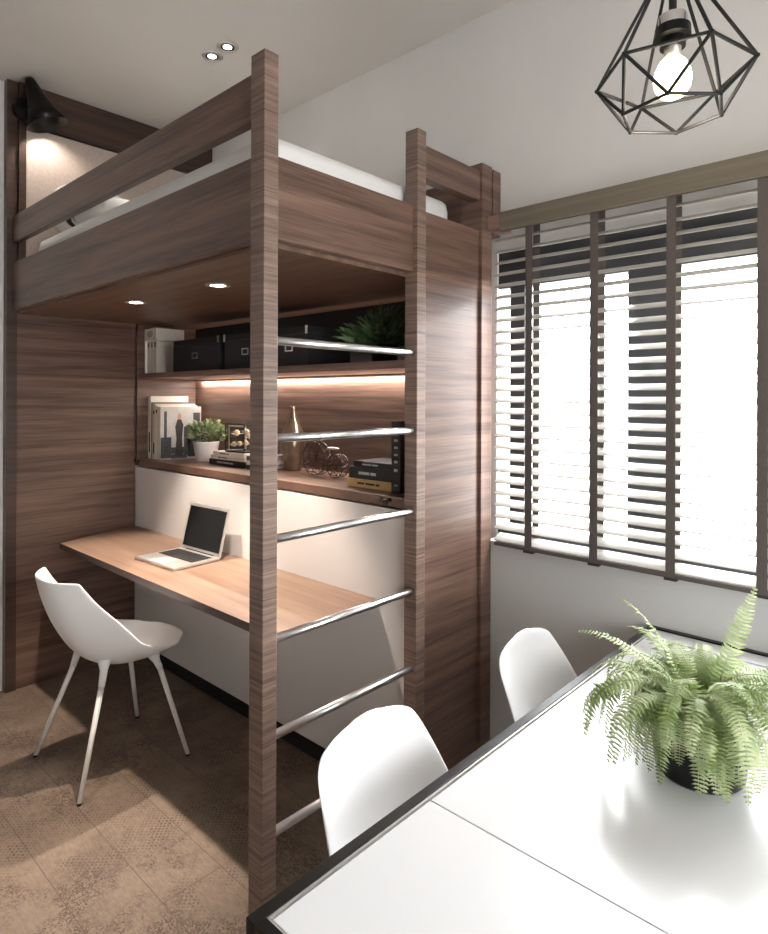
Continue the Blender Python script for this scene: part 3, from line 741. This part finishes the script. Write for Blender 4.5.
# wire bicycle
wb = thing('wire_bicycle_ornament', 'dark wire penny-farthing bicycle ornament next to the bronze vase', 'ornament', (1.425, .90, ZL))
def wheel(cx, cz, r, w_=.018):
    mb = MB(); n = 28
    for dy in (-w_, w_):
        mb.tube([(cx+r*math.cos(2*PI*k/n), dy, cz+r*math.sin(2*PI*k/n)) for k in range(n)], .0022, 5, closed=True)
    for k in range(14):
        a = 2*PI*k/14; b_ = 2*PI*(k+.5)/14
        mb.tube([(cx, 0, cz), (cx+r*math.cos(a), -w_, cz+r*math.sin(a))], .0013, 4)
        mb.tube([(cx, 0, cz), (cx+r*math.cos(b_), w_, cz+r*math.sin(b_))], .0013, 4)
        mb.tube([(cx+r*math.cos(a), -w_, cz+r*math.sin(a)), (cx+r*math.cos(b_), w_, cz+r*math.sin(b_))], .0016, 4)
        mb.tube([(cx+r*math.cos(b_), w_, cz+r*math.sin(b_)), (cx+r*math.cos(a+2*PI/14), -w_, cz+r*math.sin(a+2*PI/14))], .0016, 4)
    return mb
obj('wheel', wheel(-.068, .080, .077), 'wire', wb, world=False)
obj('wheel', wheel(.075, .055, .052), 'wire', wb, world=False)
obj('bicycle_frame', MB().tube([(-.068, 0, .080), (-.045, 0, .155), (-.02, 0, .15), (.04, 0, .115), (.075, 0, .055)], .003, 6)
    .tube([(-.05, -.03, .168), (-.045, 0, .158), (-.05, .03, .168)], .0028, 6).tube([(.03, 0, .112), (.04, 0, .128)], .0028, 6), 'wire', wb, world=False)
obj('saddle', cushion(.045, 0, .132, .07, .03, .012, 2.6), 'alu', wb, smooth=True, world=False, label='pale metal saddle')
# books at right end
G = 'books lying flat at the right end of the lower shelf'
book_flat('book', 1.705, 1.955, .765, .955, ZL, .034, 'cover_tan', 'tan-spined book at the bottom of the pile at the right shelf end', G, title=(.04, .05, .02), inkm='ink')
book_flat('book', 1.708, 1.957, .770, .955, ZL+.0343, .046, 'cover_black', 'thick black book lying on the tan book at the right shelf end', G, title=(.06, .03))
book_flat('book', 1.730, 1.950, .775, .955, ZL+.0806, .024, 'cover_black', 'thinner black book, topmost of the pile at the right shelf end', G, title=(.05, .03))
book_up('book', 1.965, 2.010, .745, .95, ZL, .272, 'cover_black', 'upright black book with pale spine letters at the right shelf end', 'standing books on the lower shelf',
        ('ink_light', [(.10, .12), (.30, .34), (.42, .455), (.52, .55), (.62, .65), (.72, .75), (.80, .83)]))

# ------------------------------------------------------------------ upper shelf
mh = thing('magazine_holder', 'white open magazine holder at the left end of the upper shelf', 'holder', (.09, .81, ZU))
mb = MB().box(.024, .034, .722, .90, ZU, ZU+.262).box(.034, .160, .722, .732, ZU+.195, ZU+.262).box(.034, .160, .890, .90, ZU, ZU+.262).box(.150, .160, .732, .89, ZU+.19, ZU+.262).box(.034, .160, .732, .89, ZU, ZU+.004)
obj('case', mb, 'cover_white', mh)
obj('case_emblem', MB().lathe([(0, 0), (.03, 0), (.03, .001), (0, .001)], 24, mat=Matrix.Translation((.092, .7215, ZU+.230)) @ Euler((PI/2, 0, 0)).to_matrix().to_4x4() @ Matrix.Diagonal((1.2, .7, 1, 1))), 'photo_light', mh)
G = 'pale magazines inside the white holder'
for i, (dx, lab) in enumerate(((0, 'leftmost'), (1, 'second from left'), (2, 'third from left'))):
    book_up('magazine', .0355+dx*.038, .069+dx*.038, .734, .882, ZU+.0042, .182, 'cover_white', 'white magazine with a dark spine mark, %s inside the holder' % lab, G, ('ink', [(.82, .98)]), cat='magazine')
def storage_box(x0, x1, label):
    y0, y1, h = .722, .98, .172
    t = thing('storage_box', label, 'box', ((x0+x1)/2, (y0+y1)/2, ZU), 0, 'black storage boxes on the upper shelf')
    a, b_ = (x1-x0)/2, (y1-y0)/2
    obj('box', B(-a, a, -b_, b_, 0, h-.03, bev=.002), 'black_card', t, world=False)
    obj('lid', B(-a-.002, a+.002, -b_-.002, b_+.002, h-.0295, h, bev=.002), 'black_card', t, world=False)
    mb = MB().box(-.026, .026, -b_-.004, -b_-.0005, .094, .099).box(-.026, .026, -b_-.004, -b_-.0005, .067, .072).box(-.026, -.021, -b_-.004, -b_-.0005, .072, .094).box(.021, .026, -b_-.004, -b_-.0005, .072, .094)
    obj('label_holder', mb, 'steel', t, world=False)
    obj('metal_strip', B(-a, a, -b_-.004, -b_-.0025, h-.033, h-.028), 'wire', t, world=False)
    for s_ in (-1, 1):
        obj('metal_corner', MB().box(s_*a-.010 if s_ > 0 else -a-.003, s_*a+.003 if s_ > 0 else -a+.010, -b_-.006, -b_-.0025, h-.034, h+.002), 'steel', t, world=False)
storage_box(.36, .815, 'black storage box next to the white magazine holder')
storage_box(.865, 1.22, 'black storage box in the middle, partly behind the front bed post')
storage_box(1.25, 1.50, 'black storage box nearest the dark spiky plant')
dp = thing('dark_grass_plant', 'dark spiky green plant in a black pot at the right end of the upper shelf', 'plant', (1.82, .86, ZU))
obj('pot', MB().lathe([(0, 0), (.05, 0), (.066, .075), (.062, .078), (.058, .07), (0, .068)], 24), 'black', dp, smooth=True, world=False)
mb = MB(); r3 = random.Random(5)
for i in range(230):
    a = r3.uniform(0, 2*PI); e = r3.uniform(.25, 1.45); l_ = r3.uniform(.14, .23)
    if math.cos(a)*math.cos(e)*l_ > .18 or abs(math.sin(a)*math.cos(e)*l_) > .16: l_ *= .7
    d = Vector((math.cos(a)*math.cos(e), math.sin(a)*math.cos(e), math.sin(e))); s_ = d.cross(Vector((0, 0, 1))).normalized()
    b0 = Vector((r3.uniform(-.03, .03), r3.uniform(-.03, .03), .07)); m_ = b0+d*l_*.6; tp_ = b0+d*l_+Vector((0, 0, -l_*.15))
    vv = [mb.bm.verts.new(x) for x in (b0-s_*.002, b0+s_*.002, m_+s_*.0035, tp_, m_-s_*.0035)]; mb.bm.faces.new(vv)
    for k in range(3):
        q = b0.lerp(tp_, .4+.2*k); dd = (d+s_*(1 if k % 2 else -1)).normalized()
        v2 = [mb.bm.verts.new(x) for x in (q, q+dd*.02+Vector((0, 0, .004)), q+dd*.04, q+dd*.02-Vector((0, 0, .004)))]; mb.bm.faces.new(v2)
obj('foliage', mb, 'leaf_dark', dp, world=False)

# ------------------------------------------------------------------ lights
def light(name, typ, loc, e, col=(1, 1, 1), rot=(0, 0, 0), **k):
    d = bpy.data.lights.new(name, typ); d.energy = e; d.color = col
    for a, b_ in k.items(): setattr(d, a, b_)
    o = bpy.data.objects.new(name, d); COL.objects.link(o); o.location = loc; o.rotation_euler = rot; return o
warm = (1, .85, .73)
for n_, (x, y) in enumerate(((.828, .30), (1.475, .31))):
    light('under_bed_spot_light', 'SPOT', (x, y, 1.915), 130, warm, (0, 0, 0), spot_size=math.radians(68), spot_blend=.55, shadow_soft_size=.02)
for x, y in ((.959, .588), (1.080, .593)):
    light('ceiling_spot_light', 'SPOT', (x, y, CZ-.02), 18, (1, .95, .9), (0, 0, 0), spot_size=math.radians(90), spot_blend=.8, shadow_soft_size=.03)
ceil_spot(1.45, -.85, 'added out-of-view ceiling downlight that brightens the open floor')
light('floor_fill_spot', 'SPOT', (1.45, -.85, CZ-.02), 210, (1, .93, .86), (0, 0, 0), spot_size=math.radians(40), spot_blend=.5, shadow_soft_size=.03)  # added fill with its unseen fixture, brightens the open floor
light('pendant_light', 'POINT', (PC.x, PC.y, 2.09), 4, (1, .9, .75), shadow_soft_size=.03)
light('reading_spot_light', 'SPOT', (.13, .13, 2.93), 9, (1, .90, .80), (math.radians(8), math.radians(-4), 0), spot_size=math.radians(130), spot_blend=.6, shadow_soft_size=.02)
light('shelf_led_light', 'AREA', (1.05, YB-.014, 1.600), 13, (1, .90, .82), (math.radians(0), 0, 0), shape='RECTANGLE', size=1.9, size_y=.012)
# daylight at the window, then an added fill at the unseen side opening
light('window_daylight', 'AREA', (3.3, 2.8, 3.1), 800, (.97, .99, 1), (math.radians(-43), 0, 0), shape='RECTANGLE', size=3.4, size_y=1.6)
light('side_fill_light', 'AREA', (X1+.15, -.6, 1.45), 16, (1, .985, .97), (math.radians(90), 0, math.radians(90)), shape='RECTANGLE', size=1.4, size_y=1.5)  # added soft fill from the right, outside the unseen opening
W_ = bpy.data.worlds.new('sky'); S.world = W_; W_.use_nodes = True
bg = W_.node_tree.nodes['Background']; bg.inputs[0].default_value = (.97, .985, 1, 1); bg.inputs[1].default_value = 14.0

# ------------------------------------------------------------------ camera
cd = bpy.data.cameras.new('camera'); cam = bpy.data.objects.new('camera', cd); COL.objects.link(cam); S.camera = cam
cd.sensor_fit = 'HORIZONTAL'; cd.sensor_width = 36; cd.lens = 622.086*36/768; cd.shift_y = -(467-398.4)/768
cd.clip_start = .05; cd.clip_end = 60
yaw, roll = .7456, .0036
r = Vector((math.cos(yaw), math.sin(yaw), 0)); fw = Vector((-math.sin(yaw), math.cos(yaw), 0)); u = Vector((0, 0, 1))
r2 = r*math.cos(roll)+u*math.sin(roll); u2 = -r*math.sin(roll)+u*math.cos(roll)
mt = Matrix((r2, u2, -fw)).transposed().to_4x4(); mt.translation = Vector((3.5494, -1.0137, 1.5))
cam.matrix_world = mt

S.view_settings.view_transform = 'Standard'; S.view_settings.look = 'None'; S.view_settings.gamma = 1
S.view_settings.use_curve_mapping = False; S.view_settings.exposure = 0
